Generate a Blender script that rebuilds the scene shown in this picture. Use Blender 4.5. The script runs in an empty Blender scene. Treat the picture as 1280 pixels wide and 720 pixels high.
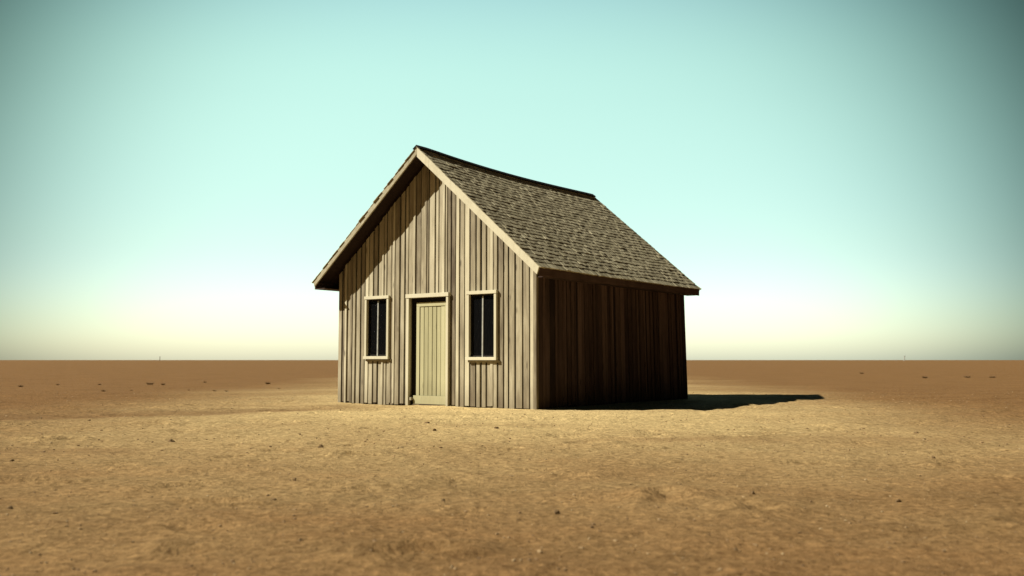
import bpy, bmesh, math, random
import numpy as np
from mathutils import Vector, Matrix, noise as mnoise

random.seed(7)
sc = bpy.context.scene
COL = sc.collection

# ------------------------------------------------------------------ measured layout
F_PX = 1195.4                      # focal length in pixels of the 1280 px wide photo
PITCH = math.atan2(90.0, F_PX)
CAM_H = 0.85
YAW = 0.627
E1 = Vector((math.cos(YAW), -math.sin(YAW), 0))
E2 = Vector((math.sin(YAW), math.cos(YAW), 0))
CORNER = Vector((0.407, 16.35, 0))         # front right foot of the house
W, L = 4.818, 5.77
HR, HE = 4.784, 2.417
OE, OG, OGR = 0.317, 0.34, 0.10
CENTRE = CORNER - E1 * (W / 2) + E2 * (L / 2)
SLOPE = (HR - HE) / (W / 2 + OE)
TH = math.atan(SLOPE)
# direction the sunlight travels, in house axes, per metre of fall
SUN_A, SUN_B = 0.85, 0.80

# ------------------------------------------------------------------ node helpers
def mat(name):
    m = bpy.data.materials.new(name); m.use_nodes = True
    nt = m.node_tree; nt.nodes.clear()
    out = nt.nodes.new('ShaderNodeOutputMaterial')
    b = nt.nodes.new('ShaderNodeBsdfPrincipled')
    nt.links.new(b.outputs[0], out.inputs[0])
    return m, nt, b

class N:
    def __init__(s, nt): s.nt = nt
    def new(s, t, **k):
        n = s.nt.nodes.new(t)
        for a, v in k.items(): setattr(n, a, v)
        return n
    def link(s, a, b): s.nt.links.new(a, b)
    def put(s, sock, v):
        if isinstance(v, bpy.types.NodeSocket): s.link(v, sock)
        else: sock.default_value = v
    def math(s, op, a, b=0.0, c=None, clamp=False):
        n = s.new('ShaderNodeMath', operation=op, use_clamp=clamp)
        s.put(n.inputs[0], a); s.put(n.inputs[1], b)
        if c is not None: s.put(n.inputs[2], c)
        return n.outputs[0]
    def vec(s, op, a, b):
        n = s.new('ShaderNodeVectorMath', operation=op)
        s.put(n.inputs[0], a); s.put(n.inputs[1], b)
        return n.outputs['Value'] if op in ('DOT_PRODUCT', 'LENGTH', 'DISTANCE') else n.outputs[0]
    def mix(s, f, a, b, blend='MIX'):
        n = s.new('ShaderNodeMix', data_type='RGBA', blend_type=blend)
        s.put(n.inputs[0], f)
        s.put(n.inputs[6], a if isinstance(a, bpy.types.NodeSocket) else (*a, 1))
        s.put(n.inputs[7], b if isinstance(b, bpy.types.NodeSocket) else (*b, 1))
        return n.outputs[2]
    def noise(s, vec, scale, detail=4, rough=.55, dist=0.0):
        n = s.new('ShaderNodeTexNoise')
        s.put(n.inputs['Vector'], vec); n.inputs['Scale'].default_value = scale
        n.inputs['Detail'].default_value = detail; n.inputs['Roughness'].default_value = rough
        n.inputs['Distortion'].default_value = dist
        return n.outputs['Fac']
    def ramp(s, f, stops):
        n = s.new('ShaderNodeValToRGB'); cr = n.color_ramp
        while len(cr.elements) < len(stops): cr.elements.new(0.5)
        for e, (p, c) in zip(cr.elements, stops):
            e.position = p; e.color = (*c, 1) if len(c) == 3 else c
        s.link(f, n.inputs[0]); return n.outputs[0]
    def smooth(s, v, lo, hi):
        n = s.new('ShaderNodeMapRange', interpolation_type='SMOOTHSTEP')
        s.put(n.inputs[0], v); n.inputs[1].default_value = lo; n.inputs[2].default_value = hi
        return n.outputs[0]
    def bump(s, h, strength, dist, prev=None):
        n = s.new('ShaderNodeBump'); n.inputs['Strength'].default_value = strength
        n.inputs['Distance'].default_value = dist; s.link(h, n.inputs['Height'])
        if prev is not None: s.link(prev, n.inputs['Normal'])
        return n.outputs[0]
    def scaled(s, v, sc_):
        n = s.new('ShaderNodeMapping'); s.link(v, n.inputs[0]); n.inputs['Scale'].default_value = sc_
        return n.outputs[0]

def wood(name, dark, mid, light, grain=(55, 55, 1.4), rough=.85, bump=.35, mottling=1.0):
    """weathered wood; every board has its own tone and its own piece of grain"""
    m, nt, b = mat(name); n = N(nt)
    tc = n.new('ShaderNodeTexCoord').outputs['Object']
    tone = n.new('ShaderNodeAttribute', attribute_name='tone').outputs['Fac']
    off = n.new('ShaderNodeCombineXYZ')
    n.link(n.math('MULTIPLY', tone, 37.0), off.inputs[0]); n.link(n.math('MULTIPLY', tone, 91.0), off.inputs[2])
    v = n.vec('ADD', tc, off.outputs[0])
    g = n.noise(n.scaled(v, grain), 1.0, 6, .65, .4)
    fine = n.noise(n.scaled(v, tuple(x * 3.5 for x in grain)), 1.0, 3, .6)
    blot = n.noise(n.scaled(v, (3, 3, .9)), 1.0, 4, .6)
    f = n.math('ADD', n.math('MULTIPLY', g, .55), n.math('MULTIPLY', fine, .22))
    f = n.math('ADD', f, n.math('MULTIPLY', n.math('SUBTRACT', blot, .5), .55 * mottling))
    f = n.math('ADD', f, n.math('MULTIPLY', n.math('SUBTRACT', tone, .5), .62))
    c = n.ramp(f, [(.12, dark), (.42, mid), (.72, light)])
    # rain splash and rot along the foot of the boards, streaks run down from above
    sx = n.new('ShaderNodeSeparateXYZ'); n.link(tc, sx.inputs[0])
    foot = n.smooth(n.math('ADD', sx.outputs[2], n.math('MULTIPLY', blot, .5)), .85, .25)
    c = n.mix(n.math('MULTIPLY', foot, .42), c, tuple(a_ * .5 + b_ * .5 for a_, b_ in zip(dark, (.10, .065, .035))))
    run = n.smooth(n.noise(n.scaled(tc, (7, 7, .55)), 1.0, 4, .65), .56, .70)
    c = n.mix(n.math('MULTIPLY', run, .28), c, dark)
    # knots and small dark rot marks
    vo = n.new('ShaderNodeTexVoronoi'); n.link(n.scaled(v, (7, 7, 1.7)), vo.inputs['Vector']); vo.inputs['Scale'].default_value = 1
    k = n.smooth(vo.outputs['Distance'], .16, .05)
    c = n.mix(n.math('MULTIPLY', k, .55), c, tuple(x * .5 for x in dark))
    n.link(c, b.inputs['Base Color']); b.inputs['Roughness'].default_value = rough
    b.inputs['Specular IOR Level'].default_value = .2
    h = n.math('ADD', g, n.math('MULTIPLY', fine, .5))
    n.link(n.bump(h, bump, .006), b.inputs['Normal'])
    return m

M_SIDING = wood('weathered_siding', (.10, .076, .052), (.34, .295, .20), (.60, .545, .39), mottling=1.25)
M_SIDE_SHADED = wood('shaded_brown_siding', (.020, .0125, .011), (.070, .044, .038), (.150, .100, .085))  # browner boards, darkened further so the colour itself carries the walls' shade
M_TRIM = wood('pale_trim', (.34, .30, .20), (.57, .525, .38), (.68, .64, .48), mottling=.6, bump=.2)
M_RAKE = wood('pale_rake', (.34, .30, .20), (.57, .525, .38), (.68, .64, .48), grain=(8, 55, 8), mottling=.6, bump=.2)
M_DOOR = wood('greenish_door_paint', (.30, .28, .16), (.46, .43, .255), (.56, .53, .33), mottling=.5, bump=.2)
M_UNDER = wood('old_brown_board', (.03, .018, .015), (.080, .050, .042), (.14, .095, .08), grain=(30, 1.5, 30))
M_GAP = wood('dark_backing', (.012, .009, .007), (.02, .015, .011), (.03, .022, .016))

def shingle_mat():
    m, nt, b = mat('cedar_shingle'); n = N(nt)
    tc = n.new('ShaderNodeTexCoord').outputs['Object']
    tone = n.new('ShaderNodeAttribute', attribute_name='tone').outputs['Fac']
    off = n.new('ShaderNodeCombineXYZ'); n.link(n.math('MULTIPLY', tone, 53.0), off.inputs[1])
    v = n.vec('ADD', tc, off.outputs[0])
    g = n.noise(n.scaled(v, (4, 60, 4)), 1.0, 5, .6)
    big = n.noise(tc, 1.1, 4, .6)
    f = n.math('ADD', n.math('MULTIPLY', g, .5), n.math('MULTIPLY', tone, .5))
    c = n.ramp(f, [(.15, (.17, .145, .09)), (.5, (.41, .365, .24)), (.85, (.68, .62, .43))])
    li = n.noise(tc, 14, 5, .7)
    lich = n.math('MULTIPLY', n.smooth(li, .55, .68), n.smooth(big, .42, .62))
    c = n.mix(n.math('MULTIPLY', lich, .6), c, (.42, .41, .17))
    n.link(c, b.inputs['Base Color']); b.inputs['Roughness'].default_value = .9
    b.inputs['Specular IOR Level'].default_value = .15
    n.link(n.bump(n.math('ADD', g, n.math('MULTIPLY', li, .6)), .5, .006), b.inputs['Normal'])
    return m
M_SHINGLE = shingle_mat()

def plain(name, c, rough, spec=.3, metal=0):
    m, nt, b = mat(name); n = N(nt)
    tc = n.new('ShaderNodeTexCoord').outputs['Object']
    f = n.noise(tc, 18, 5, .6)
    cc = n.ramp(f, [(.3, tuple(x * .7 for x in c)), (.7, tuple(min(1, x * 1.25) for x in c))])
    n.link(cc, b.inputs['Base Color']); b.inputs['Roughness'].default_value = rough
    b.inputs['Specular IOR Level'].default_value = spec; b.inputs['Metallic'].default_value = metal
    n.link(n.bump(f, .3, .004), b.inputs['Normal'])
    return m
M_GREY = plain('grey_weathered_paint', (.36, .36, .32), .6)
M_CAP = plain('tarred_ridge_board', (.012, .011, .010), .9, .1)
M_RUST = plain('rusty_iron', (.09, .045, .025), .7, .3, .4)
M_CLOD = plain('dry_clod', (.17, .11, .055), .95, .1)
M_STONE = plain('pale_stone', (.42, .36, .25), .9, .2)
M_TWIG = plain('dry_scrub', (.19, .12, .06), .9, .1)

def glass_mat():
    m, nt, b = mat('old_window_glass'); n = N(nt)
    tc = n.new('ShaderNodeTexCoord').outputs['Object']
    b.inputs['Base Color'].default_value = (.10, .10, .11, 1)
    b.inputs['Transmission Weight'].default_value = .96
    b.inputs['IOR'].default_value = 1.22
    n.link(n.math('ADD', .03, n.math('MULTIPLY', n.noise(tc, 9, 4), .12)), b.inputs['Roughness'])
    n.link(n.bump(n.noise(tc, 3, 2), .08, .01), b.inputs['Normal'])
    return m
M_GLASS = glass_mat()

def ground_mat():
    m, nt, b = mat('dry_desert_soil'); n = N(nt)
    P = n.new('ShaderNodeNewGeometry').outputs['Position']
    flat = n.vec('MULTIPLY', P, (1, 1, 0))
    big = n.noise(flat, .16, 5, .6, .3)
    mid = n.noise(n.scaled(flat, (.55, 1.3, 1)), 1.0, 6, .62)
    fine = n.noise(flat, 9, 8, .72)
    grit = n.noise(n.vec('ADD', flat, (3.1, 7.7, 0)), 24, 5, .7)
    # paler soil round the house, browner further out; vignette darkening put into the colour
    sepf = n.new('ShaderNodeSeparateXYZ'); n.link(flat, sepf.inputs[0])
    yy = n.math('SUBTRACT', sepf.outputs[1], CENTRE.y - 3.0)
    yy = n.math('ADD', n.math('MINIMUM', n.math('MULTIPLY', n.math('MAXIMUM', yy, 0.0), .03), .42), n.math('MULTIPLY', n.math('MINIMUM', yy, 0.0), .092))
    xx = n.math('MULTIPLY', n.math('SUBTRACT', sepf.outputs[0], CENTRE.x - .2), .14)
    cxy = n.new('ShaderNodeCombineXYZ'); n.link(xx, cxy.inputs[0]); n.link(yy, cxy.inputs[1])
    d = n.vec('LENGTH', cxy.outputs[0], (0, 0, 0))
    d = n.math('ADD', d, n.math('MULTIPLY', n.math('SUBTRACT', big, .5), 1.1))
    d = n.math('ADD', d, n.math('MULTIPLY', n.math('SUBTRACT', mid, .5), .35))
    k = n.smooth(d, -.05, 1.45)
    c = n.mix(k, (.57, .435, .212), (.198, .110, .045))
    # tone variation
    t = n.math('ADD', n.math('MULTIPLY', mid, .45), n.math('MULTIPLY', fine, .55))
    c = n.mix(1.0, c, n.ramp(t, [(.32, (.62, .59, .55)), (.5, (1, 1, 1)), (.68, (1.22, 1.2, 1.18))]), 'MULTIPLY')
    c = n.mix(1.0, c, n.ramp(n.noise(flat, 11, 6, .8), [(.36, (.72, .68, .64)), (.5, (1, 1, 1)), (.64, (1.22, 1.2, 1.18))]), 'MULTIPLY')
    c = n.mix(1.0, c, n.ramp(grit, [(.30, (.45, .40, .36)), (.47, (.95, .94, .93)), (.55, (1.05, 1.05, 1.05)), (.72, (1.5, 1.48, 1.45))]), 'MULTIPLY')
    # long darker streaks of damp, crusted soil
    st = n.noise(n.scaled(flat, (.11, .75, 1)), 1.0, 5, .6, .4)
    c = n.mix(n.math('MULTIPLY', n.smooth(st, .55, .70), .42), c, (.19, .105, .045))
    # an old wheel track of darker soil crossing the ground left of the house
    q0 = n.vec('SUBTRACT', flat, (-7.0, 14.0, 0)); td = (.74, .673, 0); tn = (-.673, .74, 0)
    al = n.vec('DOT_PRODUCT', q0, td); ac = n.math('ADD', n.vec('DOT_PRODUCT', q0, tn), n.math('MULTIPLY', n.math('SUBTRACT', mid, .5), 1.6))
    tr = n.math('MULTIPLY', n.smooth(n.math('ABSOLUTE', ac), 1.5, .1), n.math('MULTIPLY', n.smooth(al, -3.0, 0.0), n.smooth(al, 8.5, 4.0)))
    c = n.mix(n.math('MULTIPLY', tr, .62), c, (.17, .095, .042))
    # dark specks of dead plant matter
    vo = n.new('ShaderNodeTexVoronoi'); n.link(flat, vo.inputs['Vector']); vo.inputs['Scale'].default_value = 5.5
    sp = n.math('MULTIPLY', n.smooth(vo.outputs['Distance'], .14, .05), n.smooth(n.noise(flat, 1.3, 3), .5, .62))
    c = n.mix(n.math('MULTIPLY', sp, .6), c, (.09, .055, .025))
    n.link(c, b.inputs['Base Color']); b.inputs['Roughness'].default_value = 1
    b.inputs['Specular IOR Level'].default_value = .05
    h = n.math('ADD', n.math('MULTIPLY', n.noise(flat, 3.2, 6, .65), 1.0), n.math('MULTIPLY', fine, .45))
    nb = n.bump(h, .65, .09)
    nb = n.bump(grit, .45, .018, nb)
    nb = n.bump(n.noise(flat, 75, 3, .6), .5, .006, nb)
    n.link(nb, b.inputs['Normal'])
    return m
M_GROUND = ground_mat()

# ------------------------------------------------------------------ mesh helpers
class MB:
    """collects hexahedra in house coordinates (a across the front, b to the rear, z up)"""
    def __init__(s): s.v = []; s.f = []; s.t = []; s.m = []
    def hexa(s, p, tone=None, mi=0):
        tone = random.random() if tone is None else tone
        i = len(s.v); s.v += [tuple(q) for q in p]
        for q in ((0, 3, 2, 1), (4, 5, 6, 7), (0, 1, 5, 4), (1, 2, 6, 5), (2, 3, 7, 6), (3, 0, 4, 7)):
            s.f.append(tuple(i + k for k in q)); s.t.append(tone); s.m.append(mi)
    def box(s, a0, a1, b0, b1, z0, z1, tone=None, mi=0):
        s.hexa([(a0, b0, z0), (a1, b0, z0), (a1, b1, z0), (a0, b1, z0),
                (a0, b0, z1), (a1, b0, z1), (a1, b1, z1), (a0, b1, z1)], tone, mi)
    def build(s, name, mats, parent, local=True, bevel=0.0):
        me = bpy.data.meshes.new(name)
        v = [(x - W / 2, y - L / 2, z) for x, y, z in s.v] if local else s.v
        me.from_pydata(v, [], s.f)
        bm = bmesh.new(); bm.from_mesh(me); bmesh.ops.recalc_face_normals(bm, faces=bm.faces); bm.to_mesh(me); bm.free()
        at = me.attributes.new('tone', 'FLOAT', 'FACE'); at.data.foreach_set('value', s.t)
        for m in (mats if isinstance(mats, list) else [mats]): me.materials.append(m)
        me.polygons.foreach_set('material_index', s.m)
        o = bpy.data.objects.new(name, me); COL.objects.link(o); o.parent = parent
        if bevel:
            md = o.modifiers.new('bevel', 'BEVEL'); md.width = bevel; md.segments = 2; md.limit_method = 'ANGLE'
        return o

def tag(o, label, cat, group=None):
    o['label'] = label; o['category'] = cat
    if group: o['group'] = group

def roof_z(a):            # top of the rake line over any point across the front
    return HR - SLOPE * abs(a - W / 2)

def lean(u, z):           # the far end of the side wall leans outwards at its foot
    return u * (1 + .022 * (1 - z / 2.3))

def boards(mb, length, top, place, openings=(), seed=0, base=0.0, battens=True, wmin=.085, wmax=.2, mid=None, gaps_=(.006, .010, .014, .022), sd_=.26):
    rnd = random.Random(seed)
    edges = [0.0]
    while edges[-1] < length - wmin * .9:
        edges.append(edges[-1] + rnd.uniform(wmin, wmax))
    k = length / edges[-1]; edges = [e * k for e in edges]
    if mid:                                   # a joint under the ridge
        j = min(range(len(edges)), key=lambda i: abs(edges[i] - mid)); edges[j] = mid
    gaps = []
    for i in range(len(edges) - 1):
        g = rnd.choice(gaps_)
        u0, u1 = edges[i] + g / 2, edges[i + 1] - g / 2
        gaps.append(edges[i + 1])
        tone = min(1, max(0, rnd.gauss(.58, sd_)))
        out = rnd.choice([-.008, -.004, 0, .003, .006])
        foot = base + rnd.uniform(-.02, .045)
        tilt = rnd.uniform(-.004, .004)
        cuts = sorted({u0, u1, *[x for o in openings for x in (o[0], o[1]) if u0 < x < u1]})
        for c0, c1 in zip(cuts, cuts[1:]):
            cm = (c0 + c1) / 2
            spans = [(foot, None)]
            for (o0, o1, z0, z1) in openings:
                if o0 < cm < o1:
                    spans = [(foot, z0)] if z0 > .1 else []
                    spans.append((z1, None))
            for z0, z1 in spans:
                t0 = top(c0) if z1 is None else z1
                t1 = top(c1) if z1 is None else z1
                if min(t0, t1) - z0 < .01: continue
                mb.hexa([place(c0 + tilt, out, z0), place(c1 + tilt, out, z0), place(c1 + tilt, -.034, z0), place(c0 + tilt, -.034, z0),
                         place(c0, out, t0), place(c1, out, t1), place(c1, -.034, t1), place(c0, -.034, t0)], tone)
    if battens:
        for e in gaps[:-1]:
            if rnd.random() > (.3 if sd_ < .25 else .55): continue
            w = rnd.uniform(.018, .030); tone = min(1, max(0, rnd.gauss(.66, .2)))
            s = rnd.uniform(-.004, .004); out = rnd.uniform(.015, .021)
            spans = [(base + rnd.uniform(-.01, .05), None)]
            for (o0, o1, z0, z1) in openings:
                if o0 - w < e < o1 + w:
                    spans = [(spans[0][0], z0 - .03)] if z0 > .1 else []
                    spans.append((z1 + .02, None))
            for z0, z1 in spans:
                t0 = top(e - w) if z1 is None else z1
                t1 = top(e + w) if z1 is None else z1
                if min(t0, t1) - z0 < .05: continue
                mb.hexa([place(e - w + s, out, z0), place(e + w + s, out, z0), place(e + w + s, .004, z0), place(e - w + s, .004, z0),
                         place(e - w, out, t0), place(e + w, out, t1), place(e + w, .004, t1), place(e - w, .004, t0)], tone)

# ------------------------------------------------------------------ the house
house = bpy.data.objects.new('wooden_house', None); COL.objects.link(house)
house.location = CENTRE; house.rotation_euler = (0, 0, -YAW)
tag(house, 'small weathered wooden board house with shingled gable roof standing alone on the desert plain', 'house')

WIN = [(.845, 1.375, .925, 2.025), (3.395, 3.955, .905, 2.02)]      # clear openings
DOOR = (1.955, 2.865, 0.0, 2.01)
UNDER = .15                                                          # wall tops stop this far below the roof top line
wall_top = lambda a: roof_z(a) - UNDER
EAVE_TOP = lambda u: roof_z(0) - UNDER

# front wall
mb = MB()
boards(mb, W, wall_top, lambda u, d, z: (u, -d, z), [*WIN, DOOR], seed=11, mid=W / 2, wmin=.085, wmax=.155, gaps_=(.022, .030, .038, .048), sd_=.24)
# backing (studs and sheathing) with real openings
us = sorted({0.04, W - .04, W / 2, *[x for o in [*WIN, DOOR] for x in o[:2]]})
for c0, c1 in zip(us, us[1:]):
    cm = (c0 + c1) / 2; spans = [(0.0, None)]
    for (o0, o1, z0, z1) in [*WIN, DOOR]:
        if o0 < cm < o1: spans = ([(0.0, z0)] if z0 > .1 else []) + [(z1, None)]
    for z0, z1 in spans:
        t0, t1 = (wall_top(c0) - .02, wall_top(c1) - .02) if z1 is None else (z1, z1)
        mb.hexa([(c0, .03, z0), (c1, .03, z0), (c1, .10, z0), (c0, .10, z0), (c0, .03, t0), (c1, .03, t1), (c1, .10, t1), (c0, .10, t0)], .5, 1)
mb.build('front_wall', [M_SIDING, M_GAP], house)

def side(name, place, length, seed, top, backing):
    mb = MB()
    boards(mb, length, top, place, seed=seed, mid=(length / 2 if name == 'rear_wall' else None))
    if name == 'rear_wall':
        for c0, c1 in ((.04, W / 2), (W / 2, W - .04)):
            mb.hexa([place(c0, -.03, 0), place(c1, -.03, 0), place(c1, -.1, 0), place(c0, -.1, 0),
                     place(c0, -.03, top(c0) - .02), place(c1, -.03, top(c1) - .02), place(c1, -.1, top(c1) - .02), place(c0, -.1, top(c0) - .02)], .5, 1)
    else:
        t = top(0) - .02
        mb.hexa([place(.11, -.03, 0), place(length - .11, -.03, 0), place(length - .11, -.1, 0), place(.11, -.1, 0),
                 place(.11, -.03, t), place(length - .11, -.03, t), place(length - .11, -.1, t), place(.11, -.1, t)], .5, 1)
    return mb.build(name, [M_SIDE_SHADED, M_GAP], house)
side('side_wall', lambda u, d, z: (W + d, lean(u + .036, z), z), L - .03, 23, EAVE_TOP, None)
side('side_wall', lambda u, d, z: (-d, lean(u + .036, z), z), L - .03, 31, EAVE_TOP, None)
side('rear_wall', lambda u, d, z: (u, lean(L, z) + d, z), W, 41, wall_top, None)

# dark packed-earth floor inside, so that the rooms behind the glass are closed
mb = MB(); mb.box(.1, W - .1, .1, L - .1, -.02, .03, .4); mb.build('floor_boards', M_GAP, house)

# corner board at the right front corner
mb = MB(); mb.box(W - .042, W + .016, -.022, -.0145, .0, wall_top(W) - .02, .36); mb.box(W + .0165, W + .026, -.022, .045, .0, wall_top(W) - .02, .25)
mb.build('corner_board', M_SIDING, house, bevel=.002)

# windows
def window(o, seed):
    rnd = random.Random(seed)
    a0, a1, z0, z1 = o
    fr = MB(); w = .052
    fr.box(a0 - w, a0, -.052, .02, z0 - .002, z1 + .002, .62)
    fr.box(a1, a1 + w, -.052, .02, z0 - .002, z1 + .002, .60)
    fr.box(a0 - w - .008, a1 + w + .008, -.060, .02, z1 + .003, z1 + .062, .72)
    f = fr.build('window', M_TRIM, house, bevel=.003)
    sl = MB()
    sl.box(a0 - w - .012, a1 + w + .012, -.072, .02, z0 - .058, z0 - .003, .78)
    sl.box(a0 - w + .02, a1 + w + .05, -.035, .01, z0 - .098, z0 - .060, .06)  # dark strip below the sill, standing in for its cast shadow
    sl.build('sill', M_TRIM, f, bevel=.003)
    mu = MB(); am = (a0 + a1) / 2 - .01
    mu.hexa([(am - .016, .000, z0), (am + .010, .000, z0), (am + .010, .03, z0), (am - .016, .03, z0),
             (am - .008, .000, z1 - .03), (am + .018, .000, z1 - .03), (am + .018, .03, z1 - .03), (am - .008, .03, z1 - .03)], .3)
    mu.build('mullion', M_GREY, f)
    sash = MB()
    for x0, x1, y0, y1 in ((a0 + .001, a0 + .03, z0, z1), (a1 - .03, a1 - .001, z0, z1), (a0 + .03, a1 - .03, z1 - .03, z1 - .001), (a0 + .03, a1 - .03, z0 + .001, z0 + .03)):
        sash.box(x0, x1, .006, .034, y0, y1, .2)
    sash.build('sash', M_GAP, f)
    for c0, c1 in ((a0 + .031, am - .018), (am + .019, a1 - .031)):
        g = MB(); g.box(c0, c1, .016, .021, z0 + .031, z1 - .031, .5); g.build('pane', M_GLASS, f)
window(WIN[0], 1); window(WIN[1], 2)

# door
a0, a1, z0, z1 = DOOR
leaf = MB(); D0 = .035
la, lb, lz0, lz1 = 2.082, 2.858, .035, 1.925
leaf.box(la, lb, D0 + .02, D0 + .045, lz0, lz1, .12)                                     # core behind the boards
leaf.box(la - .06, lb, D0 - .025, D0 + .018, lz0, lz0 + .155, .72)                        # bottom rail
leaf.box(la, lb, D0 - .012, D0 + .018, lz1 - .075, lz1, .62)                             # top rail
leaf.box(la, la + .075, D0 - .012, D0 + .018, lz0 + .157, lz1 - .077, .66)
leaf.box(lb - .085, lb, D0 - .012, D0 + .018, lz0 + .157, lz1 - .077, .60)
ns = 6; x = la + .079; sw = (lb - .089 - x) / ns
for i in range(ns):
    leaf.box(x + .007, x + sw - .007, D0 + .002 + random.uniform(-.003, .004), D0 + .018, lz0 + .157, lz1 - .079, random.choice([.3, .45, .6, .7]))
    x += sw
door = leaf.build('door', M_DOOR, house, bevel=.002)
fr = MB()
fr.box(a0 - .062, a0 - .001, -.058, .03, .0, z1, .70)
fr.box(a1 + .001, a1 + .052, -.058, .03, -.01, z1, .66)
fr.box(a0 - .078, a1 + .062, -.068, .03, z1 + .003, z1 + .075, .74)
fr.box(a0 + .001, a1 - .001, .045, .10, lz1 + .002, z1 - .002, .0, 1)
fr.box(a0 + .001, la - .004, .06, .10, .0, z1 - .004, .0, 1)
fr.build('door_frame', [M_TRIM, M_GAP], door, bevel=.003)
th = MB(); th.box(a0 + .002, a1 - .002, .0, .10, .0, .026, .05); th.box(a0 + .004, la - .065, -.04, .05, .10, .155, .85)
th.build('threshold', [M_SIDING], door, bevel=.003)

# ---- roof
def sag(s, b):           # the old ridge has settled in the middle
    t = min(1, max(0, b / L))
    return -(.062 * math.sin(math.pi * t ** .85) + .03 * t) * max(0.0, 1 - s) ** 1.2 - .012 * math.sin(math.pi * t) * s
RUN = W / 2 + OE
def rp(sd, s, b, h):     # a point on the roof: s = 0 ridge .. 1 eave, h above the rake top line
    x = W / 2 + sd * (s * RUN) + sd * math.sin(TH) * h
    z = HR - SLOPE * s * RUN + sag(s, b) + math.cos(TH) * h
    return (x, b, z)
SL = RUN / math.cos(TH)
BF, BR = -OG, L + OGR
roof = MB()
NB, NS = 16, 8
for sd in (-1, 1):
    for i in range(NB):
        b0, b1 = BF + (BR - BF) * i / NB, BF + (BR - BF) * (i + 1) / NB
        for j in range(NS):
            s0, s1 = j / NS, (j + 1) / NS
            roof.hexa([rp(sd, s0, b0, -.035), rp(sd, s1, b0, -.035), rp(sd, s1, b1, -.035), rp(sd, s0, b1, -.035),
                       rp(sd, s0, b0, -.004), rp(sd, s1, b0, -.004), rp(sd, s1, b1, -.004), rp(sd, s0, b1, -.004)], (i * 7 % 5) / 5)
    # rafters inside the overhang
    for b in [x for x in np.linspace(.25, L - .2, 9)]:
        roof.hexa([rp(sd, .80, b, -.13), rp(sd, .985, b, -.13), rp(sd, .985, b + .05, -.13), rp(sd, .80, b + .05, -.13),
                   rp(sd, .80, b, -.038), rp(sd, .985, b, -.038), rp(sd, .985, b + .05, -.038), rp(sd, .80, b + .05, -.038)], .5)
roofo = roof.build('roof', M_UNDER, house)
# outlookers under the gable overhang
for sd in (-1, 1):
    sh = MB(); rnd = random.Random(5 + sd)
    rows = 30; ex = SL / rows
    for r in range(rows + 1):
        sbot = min((r + 1) * ex / SL, 1.0) + (.012 if r >= rows - 1 else 0)
        if r == rows: sbot = 1.012
        b = BF - .035 - rnd.uniform(0, .03)
        first = True
        while b < BR + .02:
            w = rnd.uniform(.07, .16)
            b1 = min(b + w, BR + .035)
            jit = rnd.uniform(-.014, .014) / SL + (.010 * math.sin(b * 2.3 + r)) / SL
            if r >= rows - 1: jit *= .3
            s1 = sbot + jit; s0 = max(0.0, s1 - ex * 1.35 / SL)
            th_ = rnd.uniform(.004, .010); lift = .004 if rnd.random() < .9 else rnd.uniform(.006, .012)
            if r == rows: th_ = .012; lift = -.006
            g = rnd.uniform(.002, .006)
            sk = rnd.uniform(-.008, .008) / SL
            sh.hexa([rp(sd, s0, b + g, -.003), rp(sd, s1 + sk, b + g, lift), rp(sd, s1 - sk, b1 - g, lift), rp(sd, s0, b1 - g, -.003),
                     rp(sd, s0, b + g, .004), rp(sd, s1 + sk, b + g, lift + th_), rp(sd, s1 - sk, b1 - g, lift + th_), rp(sd, s0, b1 - g, .004)],
                    min(1, max(0, rnd.gauss(.5, .2))))
            b = b1
    sh.build('shingles', M_SHINGLE, roofo)
# ridge cap, two tarred boards following the sag
cap = MB()
for sd in (-1, 1):
    n_ = 22
    for i in range(n_):
        b0, b1 = BF - .05 + (BR - BF + .09) * i / n_, BF - .05 + (BR - BF + .09) * (i + 1) / n_
        s1 = .085 / SL
        def cp(s, b, h):
            x, y, z = rp(sd, s, b, h); return (x if s else W / 2, y, z)
        cap.hexa([cp(0, b0, .016), cp(s1, b0, .018), cp(s1, b1, .018), cp(0, b1, .016),
                  cp(0, b0, .052), cp(s1, b0, .040), cp(s1, b1, .040), cp(0, b1, .052)], .3)
cap.build('ridge_cap', M_CAP, roofo)
# bargeboards front and rear, fascias and flat soffits at the eaves
for bb, d0, d1 in ((BF, -.032, -.002), (BR, .002, .03)):
    for sd in (-1, 1):
        bg = MB(); hh = .135 if sd > 0 else .095
        s_end = 1.0
        bot = lambda s: rp(sd, s, bb, 0)
        pts = []
        for y in (bb + d0, bb + d1):
            for s, dz in ((0, 0), (s_end, 0)):
                x, _, z = rp(sd, s, bb, 0); pts.append((x, y, z - .006 + 0))
        v = hh / math.cos(TH)
        x0 = W / 2 + sd * .0004; z0_ = HR - .006 + sag(0, bb); x1 = W / 2 + sd * (RUN + .006); z1_ = HR - SLOPE * (RUN + .006) - .006
        y0, y1 = bb + d0, bb + d1
        xm = x1 - sd * .055
        # square-cut lower end, plumb cut at the ridge
        bg.hexa([(x0, y0, z0_ - v), (x1 - sd * hh * .34, y0, z1_ - hh * .96), (x1 - sd * hh * .34, y1, z1_ - hh * .96), (x0, y1, z0_ - v),
                 (x0, y0, z0_), (x1, y0, z1_), (x1, y1, z1_), (x0, y1, z0_)], .62 if sd > 0 else .12)
        bo = bg.build('bargeboard', M_RAKE, roofo, bevel=.003)
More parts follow.
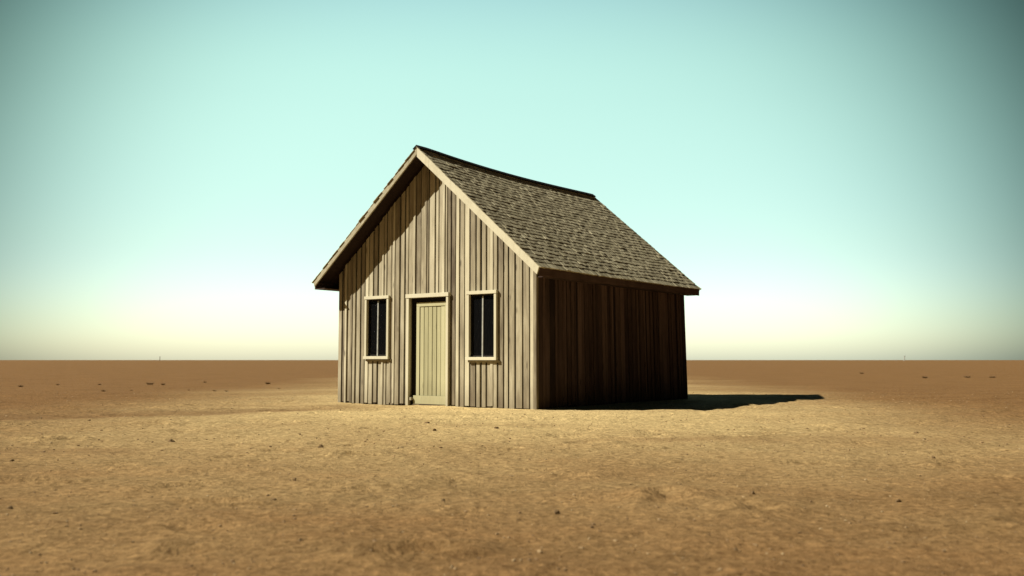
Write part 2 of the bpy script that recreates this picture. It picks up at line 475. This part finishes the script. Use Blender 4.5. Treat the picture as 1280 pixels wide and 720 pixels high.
for sd in (-1, 1):
    fa = MB()
    xe = W / 2 + sd * RUN; ze = HE - .012
    xi = xe - sd * .028
    A, B_ = sorted((xe, xi))
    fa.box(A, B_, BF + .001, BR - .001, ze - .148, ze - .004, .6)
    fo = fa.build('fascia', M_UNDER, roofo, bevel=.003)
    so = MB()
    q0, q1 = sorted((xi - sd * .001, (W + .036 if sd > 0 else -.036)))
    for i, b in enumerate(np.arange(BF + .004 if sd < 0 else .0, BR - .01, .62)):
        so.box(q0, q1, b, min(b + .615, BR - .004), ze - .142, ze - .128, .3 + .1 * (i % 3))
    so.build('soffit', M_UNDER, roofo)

# ------------------------------------------------------------------ ground: one sheet to the horizon
def axis(lo, hi, step, far, grow):
    c = list(np.arange(lo, hi, step)); s = step; x = c[-1]; up = []
    while x < far: s *= grow; x += s; up.append(x)
    s = step; x = c[0]; dn = []
    while x > -far: s *= grow; x -= s; dn.append(x)
    return np.array(dn[::-1] + c + up)
XS = axis(-9.5, 9.5, .07, 9000, 1.09); YS = axis(2.4, 22, .07, 9000, 1.09)

_rng = np.random.RandomState(3)
_lat = _rng.rand(256, 256)
def vnoise(x, y):
    xi = np.floor(x).astype(int); yi = np.floor(y).astype(int); fx = x - xi; fy = y - yi
    fx = fx * fx * (3 - 2 * fx); fy = fy * fy * (3 - 2 * fy)
    g = lambda i, j: _lat[i % 256, j % 256]
    return (g(xi, yi) * (1 - fx) + g(xi + 1, yi) * fx) * (1 - fy) + (g(xi, yi + 1) * (1 - fx) + g(xi + 1, yi + 1) * fx) * fy - .5
def height(x, y):
    x = np.asarray(x, float); y = np.asarray(y, float)
    r = np.hypot(x, y - 10)
    near = np.clip(1 - (r - 12) / 12, 0, 1)
    hx = (x - CENTRE.x) * E1.x + (y - CENTRE.y) * E1.y; hy = (x - CENTRE.x) * E2.x + (y - CENTRE.y) * E2.y
    dist = np.maximum(np.abs(hx) - W / 2, np.abs(hy) - L / 2)
    calm = np.clip(dist / 1.2, .12, 1)
    h = .030 * vnoise(x * .9, y * 1.3) * calm
    h = h + near * calm * (.020 * vnoise(x * 3.1 + 9, y * 4.0 + 5) + .014 * vnoise(x * 8 + 3, y * 9 + 1))
    h = h + .09 * vnoise(x * .13 + 40, y * .2 + 7) * np.clip((dist - 1.5) / 5, 0, 1)
    h = h + .5 * vnoise(x * .012 + 4, y * .02 + 2) * np.clip((y - 50) / 90, 0, 1) * np.clip((900 - y) / 500, 0, 1)
    h = h + .022 * np.exp(-(dist / .16) ** 2) * np.clip(vnoise(x * 1.7 + 3, y * 1.7) + .45, 0, 1)
    al = (x + 7.0) * .74 + (y - 14.0) * .673; ac = -(x + 7.0) * .673 + (y - 14.0) * .74
    h = h - .045 * np.exp(-(ac / .8) ** 2) * np.clip((al + 3) / 3, 0, 1) * np.clip((8 - al) / 3, 0, 1)
    return h
PR = []
rn = random.Random(12)
for k in range(230):
    PR.append((rn.uniform(-8.5, 8.5), rn.uniform(3.5, 20), rn.uniform(-.9, .9), rn.uniform(.08, .18), rn.uniform(.035, .07), rn.uniform(.018, .045)))
X, Y = np.meshgrid(XS, YS)
Z = height(X, Y)
for (px, py, ang, rl, rs, dp) in PR:
    i0, i1 = np.searchsorted(XS, [px - .6, px + .6]); j0, j1 = np.searchsorted(YS, [py - .6, py + .6])
    xx = X[j0:j1, i0:i1] - px; yy = Y[j0:j1, i0:i1] - py
    u = xx * math.cos(ang) + yy * math.sin(ang); v = -xx * math.sin(ang) + yy * math.cos(ang)
    q = (u / (rl * 1.3)) ** 2 + (v / (rs * 1.6)) ** 2
    Z[j0:j1, i0:i1] += -dp * np.exp(-q) + dp * .6 * np.exp(-(np.sqrt(q) - 1.5) ** 2 * 3)
# keep the camera's own spot and the house footing level
me = bpy.data.meshes.new('desert_ground')
nx, ny = len(XS), len(YS)
co = np.stack([X, Y, Z], -1).reshape(-1, 3).astype(np.float32)
idx = (np.arange(ny - 1)[:, None] * nx + np.arange(nx - 1)[None, :]).reshape(-1)
fc = np.stack([idx, idx + 1, idx + nx + 1, idx + nx], -1).astype(np.int32)
me.vertices.add(len(co)); me.vertices.foreach_set('co', co.ravel())
me.loops.add(fc.size); me.loops.foreach_set('vertex_index', fc.ravel())
me.polygons.add(len(fc)); me.polygons.foreach_set('loop_start', np.arange(0, fc.size, 4, dtype=np.int32))
me.polygons.foreach_set('use_smooth', np.ones(len(fc), bool)); me.update(calc_edges=True)
me.materials.append(M_GROUND)
ground = bpy.data.objects.new('desert_ground', me); COL.objects.link(ground); ground['kind'] = 'structure'

def gz(x, y): return float(height(x, y))

# ------------------------------------------------------------------ gravel (nobody could count it) and single clods
def rock_verts(rnd, r, flat=.6):
    bm = bmesh.new(); bmesh.ops.create_icosphere(bm, subdivisions=2, radius=r)
    sd = Vector((rnd.uniform(0, 99), rnd.uniform(0, 99), rnd.uniform(0, 99)))
    for v in bm.verts:
        v.co *= 1 + .55 * mnoise.noise(v.co / r * 1.1 + sd) + .25 * mnoise.noise(v.co / r * 2.7 + sd)
        v.co.z *= flat
    return bm
gv, gf = [], []
rn = random.Random(77)
proto = []
for k in range(6):
    bm = bmesh.new(); bmesh.ops.create_icosphere(bm, subdivisions=1, radius=1)
    for v in bm.verts: v.co *= 1 + rn.uniform(-.3, .3)
    proto.append(([tuple(v.co) for v in bm.verts], [tuple(v.index for v in f.verts) for f in bm.faces])); bm.free()
for k in range(8000):
    y = 3.0 + 22 * rn.random() ** 1.5; x = rn.uniform(-.75, .75) * (y + 2)
    hx = (Vector((x, y, 0)) - CENTRE).dot(E1); hy = (Vector((x, y, 0)) - CENTRE).dot(E2)
    if abs(hx) < W / 2 + .05 and abs(hy) < L / 2 + .1: continue
    r = .003 + .007 * rn.random() ** 3
    if y > 9: r *= 1.4
    vs, fs = rn.choice(proto); a = rn.uniform(0, 6.28); c_, s_ = math.cos(a), math.sin(a)
    sx, sy, sz = r * rn.uniform(.8, 1.5), r * rn.uniform(.7, 1.2), r * rn.uniform(.5, .9)
    z = gz(x, y) + sz * .3; i = len(gv)
    gv += [(x + c_ * v[0] * sx - s_ * v[1] * sy, y + s_ * v[0] * sx + c_ * v[1] * sy, z + v[2] * sz) for v in vs]
    gf += [tuple(i + q for q in f) for f in fs]
gm = bpy.data.meshes.new('gravel'); gm.from_pydata(gv, [], gf)
def gravel_mat():
    m, nt, b = mat('mixed_grit'); n = N(nt)
    P = n.new('ShaderNodeNewGeometry').outputs['Random Per Island']
    c = n.ramp(P, [(0, (.14, .085, .04)), (.45, (.24, .15, .07)), (.8, (.34, .235, .12)), (1, (.42, .32, .18))])
    n.link(c, b.inputs['Base Color']); b.inputs['Roughness'].default_value = 1; return m
gm.materials.append(gravel_mat())
gravel = bpy.data.objects.new('gravel', gm); COL.objects.link(gravel); gravel['kind'] = 'stuff'

clods = []
for k in range(4):
    bm = rock_verts(rn, 1.0, .55); m_ = bpy.data.meshes.new('soil_clod'); bm.to_mesh(m_); bm.free()
    m_.materials.append(M_CLOD); clods.append(m_)
SPOTS = [  # x, y, size in metres
    (-6.3, 11.55, .05), (-4.27, 8.25, .03), (-5.0, 6.85, .028), (2.35, 5.9, .035), (2.1, 6.0, .02), (1.53, 6.15, .03),
    (4.78, 11.4, .045), (-1.55, 6.9, .03), (-1.45, 5.9, .028), (.25, 5.42, .030), (-.42, 5.9, .022),
    (-.95, 11.8, .05), (-.2, 12.2, .055), (-1.15, 13.0, .06), (-1.9, 9.6, .045), (1.15, 6.6, .03),
    (3.2, 5.15, .025), (-2.9, 5.6, .03), (-3.6, 10.2, .05), (6.1, 9.3, .045), (5.4, 7.2, .035), (3.75, 8.6, .035), (-1.0, 4.6, .02),
    (1.0, 4.35, .018), (2.5, 4.5, .022), (-2.3, 4.35, .018), (4.2, 5.8, .025), (-5.6, 9.4, .04)]
rn = random.Random(5)
for i, (x, y, s) in enumerate(SPOTS):
    o = bpy.data.objects.new('soil_clod', clods[i % 4]); COL.objects.link(o)
    o.location = (x, y, gz(x, y) + s * .12); o.scale = (s * rn.uniform(.5, .75), s * rn.uniform(.4, .65), s * rn.uniform(.6, .9)); o.rotation_euler = (0, 0, rn.uniform(0, 6))
    tag(o, 'small dark lump of dry earth on the bare ground in front of the house', 'clod', 'dark clods scattered over the bare ground')

# low dry scrub tufts far out on the plain, seen as dark flecks below the horizon
def tuft_mesh(seed):
    rnd = random.Random(seed); v, f = [], []
    for k in range(130):
        a = rnd.uniform(0, 6.283); r = rnd.random() ** .7 * .55
        bx, by = r * math.cos(a) * .5, r * math.sin(a) * .5
        le = rnd.uniform(.25, .6); lx, ly = math.cos(a) * rnd.uniform(.1, .9), math.sin(a) * rnd.uniform(.1, .9)
        t = (bx + lx * le, by + ly * le, le * rnd.uniform(.45, 1.0)); w = .022
        px, py = -math.sin(a) * w, math.cos(a) * w
        i = len(v)
        v += [(bx - px, by - py, -.03), (bx + px, by + py, -.03), (bx + w, by, -.03), t]
        f += [(i, i + 1, i + 3), (i + 1, i + 2, i + 3), (i + 2, i, i + 3), (i, i + 2, i + 1)]
    m_ = bpy.data.meshes.new('scrub_tuft'); m_.from_pydata(v, [], f); m_.materials.append(M_TWIG); return m_
tufts = [tuft_mesh(s) for s in (1, 2, 3)]
def gp(u, v):
    d = CAM_H * F_PX / (v - 450.0); return ((u - 640) / F_PX * d, d)
LEFT = [(190, 480.5, .42), (206, 481, .3), (29, 484, .3), (75, 481, .22), (127, 481, .2), (132, 489.5, .25), (167, 488, .15), (258, 478.5, .25), (336, 480.5, .35), (270, 488.5, .2), (285, 488.7, .16), (238, 488, .12), (350, 484, .15)]
RIGHT = [(1075.5, 467.5, .45), (1154, 472, .5), (1207, 472, .55), (1238, 472, .5)]
for g, lst, lab in (('scrub tufts on the plain left of the house', LEFT, 'low dry brown scrub tuft on the plain left of the house'),
                    ('scrub tufts on the plain right of the house', RIGHT, 'low dry brown scrub tuft near the horizon right of the house')):
    for i, (u, v, s) in enumerate(lst):
        x, y = gp(u, v)
        o = bpy.data.objects.new('scrub_tuft', tufts[i % 3]); COL.objects.link(o)
        o.location = (x, y, gz(x, y)); o.scale = (s * .7, s * .7, s * .5); o.rotation_euler = (0, 0, i * 1.7)
        tag(o, lab, 'shrub', g)
# two far marker posts that just break the horizon line
def post(x, y, h, w, tilt, lab):
    r = bpy.data.objects.new('distant_post', None); COL.objects.link(r); r.location = (x, y, gz(x, y) - .1); r.rotation_euler = (0, tilt, .3)
    bm = bmesh.new(); bmesh.ops.create_cone(bm, cap_ends=True, segments=10, radius1=w * .55, radius2=w * .42, depth=h, matrix=Matrix.Translation((0, 0, h / 2)))
    m_ = bpy.data.meshes.new('shaft'); bm.to_mesh(m_); bm.free(); m_.materials.append(M_GREY)
    o = bpy.data.objects.new('shaft', m_); COL.objects.link(o); o.parent = r
    bm = bmesh.new(); bmesh.ops.create_cube(bm, size=1, matrix=Matrix.Translation((0, 0, h + w * .24)) @ Matrix.Diagonal((w * 1.5, w * 1.2, w * .5, 1)))
    bmesh.ops.bevel(bm, geom=bm.edges[:], offset=w * .1, segments=2)
    m_ = bpy.data.meshes.new('cap'); bm.to_mesh(m_); bm.free(); m_.materials.append(M_GREY)
    o = bpy.data.objects.new('cap', m_); COL.objects.link(o); o.parent = r
    tag(r, lab, 'post')
post((1129 - 640) / F_PX * 900, 900, 4.4, .8, .08, 'tiny grey post sticking up from the horizon right of the house')
post((201 - 640) / F_PX * 1100, 1100, 4.6, .75, 0, 'faint tiny grey post on the horizon left of the house')

# ------------------------------------------------------------------ light and sky
fall = E1 * SUN_A + E2 * SUN_B + Vector((0, 0, -1))
elev = math.atan2(1, math.hypot(SUN_A, SUN_B)); az = math.atan2(-fall.x, -fall.y)
sl = bpy.data.lights.new('sun', 'SUN'); sl.energy = 5.0; sl.angle = math.radians(.53); sl.color = (1.0, .945, .80)
so = bpy.data.objects.new('sun', sl); COL.objects.link(so); so.rotation_euler = fall.to_track_quat('-Z', 'Y').to_euler()

w = bpy.data.worlds.new('World'); sc.world = w; w.use_nodes = True
nt = w.node_tree; n = N(nt); bg = nt.nodes['Background']
sky = n.new('ShaderNodeTexSky', sky_type='NISHITA'); sky.sun_disc = False
sky.sun_elevation = elev; sky.sun_rotation = az % (2 * math.pi)
sky.air_density = 1.0; sky.dust_density = 1.0; sky.ozone_density = 1.0
g = n.new('ShaderNodeTexCoord').outputs['Generated']
g = n.vec('NORMALIZE', g, (0, 0, 0))
sep = n.new('ShaderNodeSeparateXYZ'); n.link(g, sep.inputs[0])
tint = n.ramp(n.math('MULTIPLY', sep.outputs[2], .5), [(0.0, (.57, .595, .56)), (.02, (.56, .58, .53)), (.06, (.43, .455, .35)), (.132, (.70, .74, .43)), (.18, (.70, .78, .46)), (.35, (.5, .6, .45)), (.5, (.4, .5, .45))])
tint.node.color_ramp.interpolation = 'B_SPLINE'
tint = n.mix(1.0, tint, (2, 2, 2), 'MULTIPLY')
# sky darkened away from the view axis, shaped for vignette and deeper shade
dv = (-.015, .9986, .05)
dt = n.vec('DOT_PRODUCT', g, dv)
arg = n.math('MULTIPLY', n.math('SUBTRACT', 1.0, dt), 3.0)
fo = n.new('ShaderNodeCombineXYZ')
for ch, x0 in enumerate((.316, .328, .328)):
    e = n.math('POWER', n.math('MULTIPLY', arg, 1 / x0), 2.7)
    n.link(n.math('ADD', n.math('POWER', 2.0, n.math('MULTIPLY', e, -1.0)), .022), fo.inputs[ch])
dtc = fo.outputs[0]
c = n.mix(1.0, sky.outputs[0], tint, 'MULTIPLY'); c = n.mix(1.0, c, dtc, 'MULTIPLY')
n.link(c, bg.inputs[0]); bg.inputs[1].default_value = .15

# ------------------------------------------------------------------ camera
cd = bpy.data.cameras.new('camera'); cam = bpy.data.objects.new('camera', cd); COL.objects.link(cam)
cd.sensor_width = 36; cd.lens = F_PX / 1280 * 36; cd.clip_start = .05; cd.clip_end = 30000
cam.location = (0, 0, CAM_H); cam.rotation_euler = (math.pi / 2 + PITCH, 0, 0)
cd.dof.use_dof = True; cd.dof.focus_distance = 17.5; cd.dof.aperture_fstop = 2.2
sc.camera = cam
vs = sc.view_settings; vs.view_transform = 'Standard'; vs.look = 'None'; vs.exposure = .6; vs.gamma = 1
vs.use_curve_mapping = False
sc.render.engine = 'CYCLES'; sc.cycles.max_bounces = 8; sc.cycles.diffuse_bounces = 1; sc.cycles.use_denoising = True
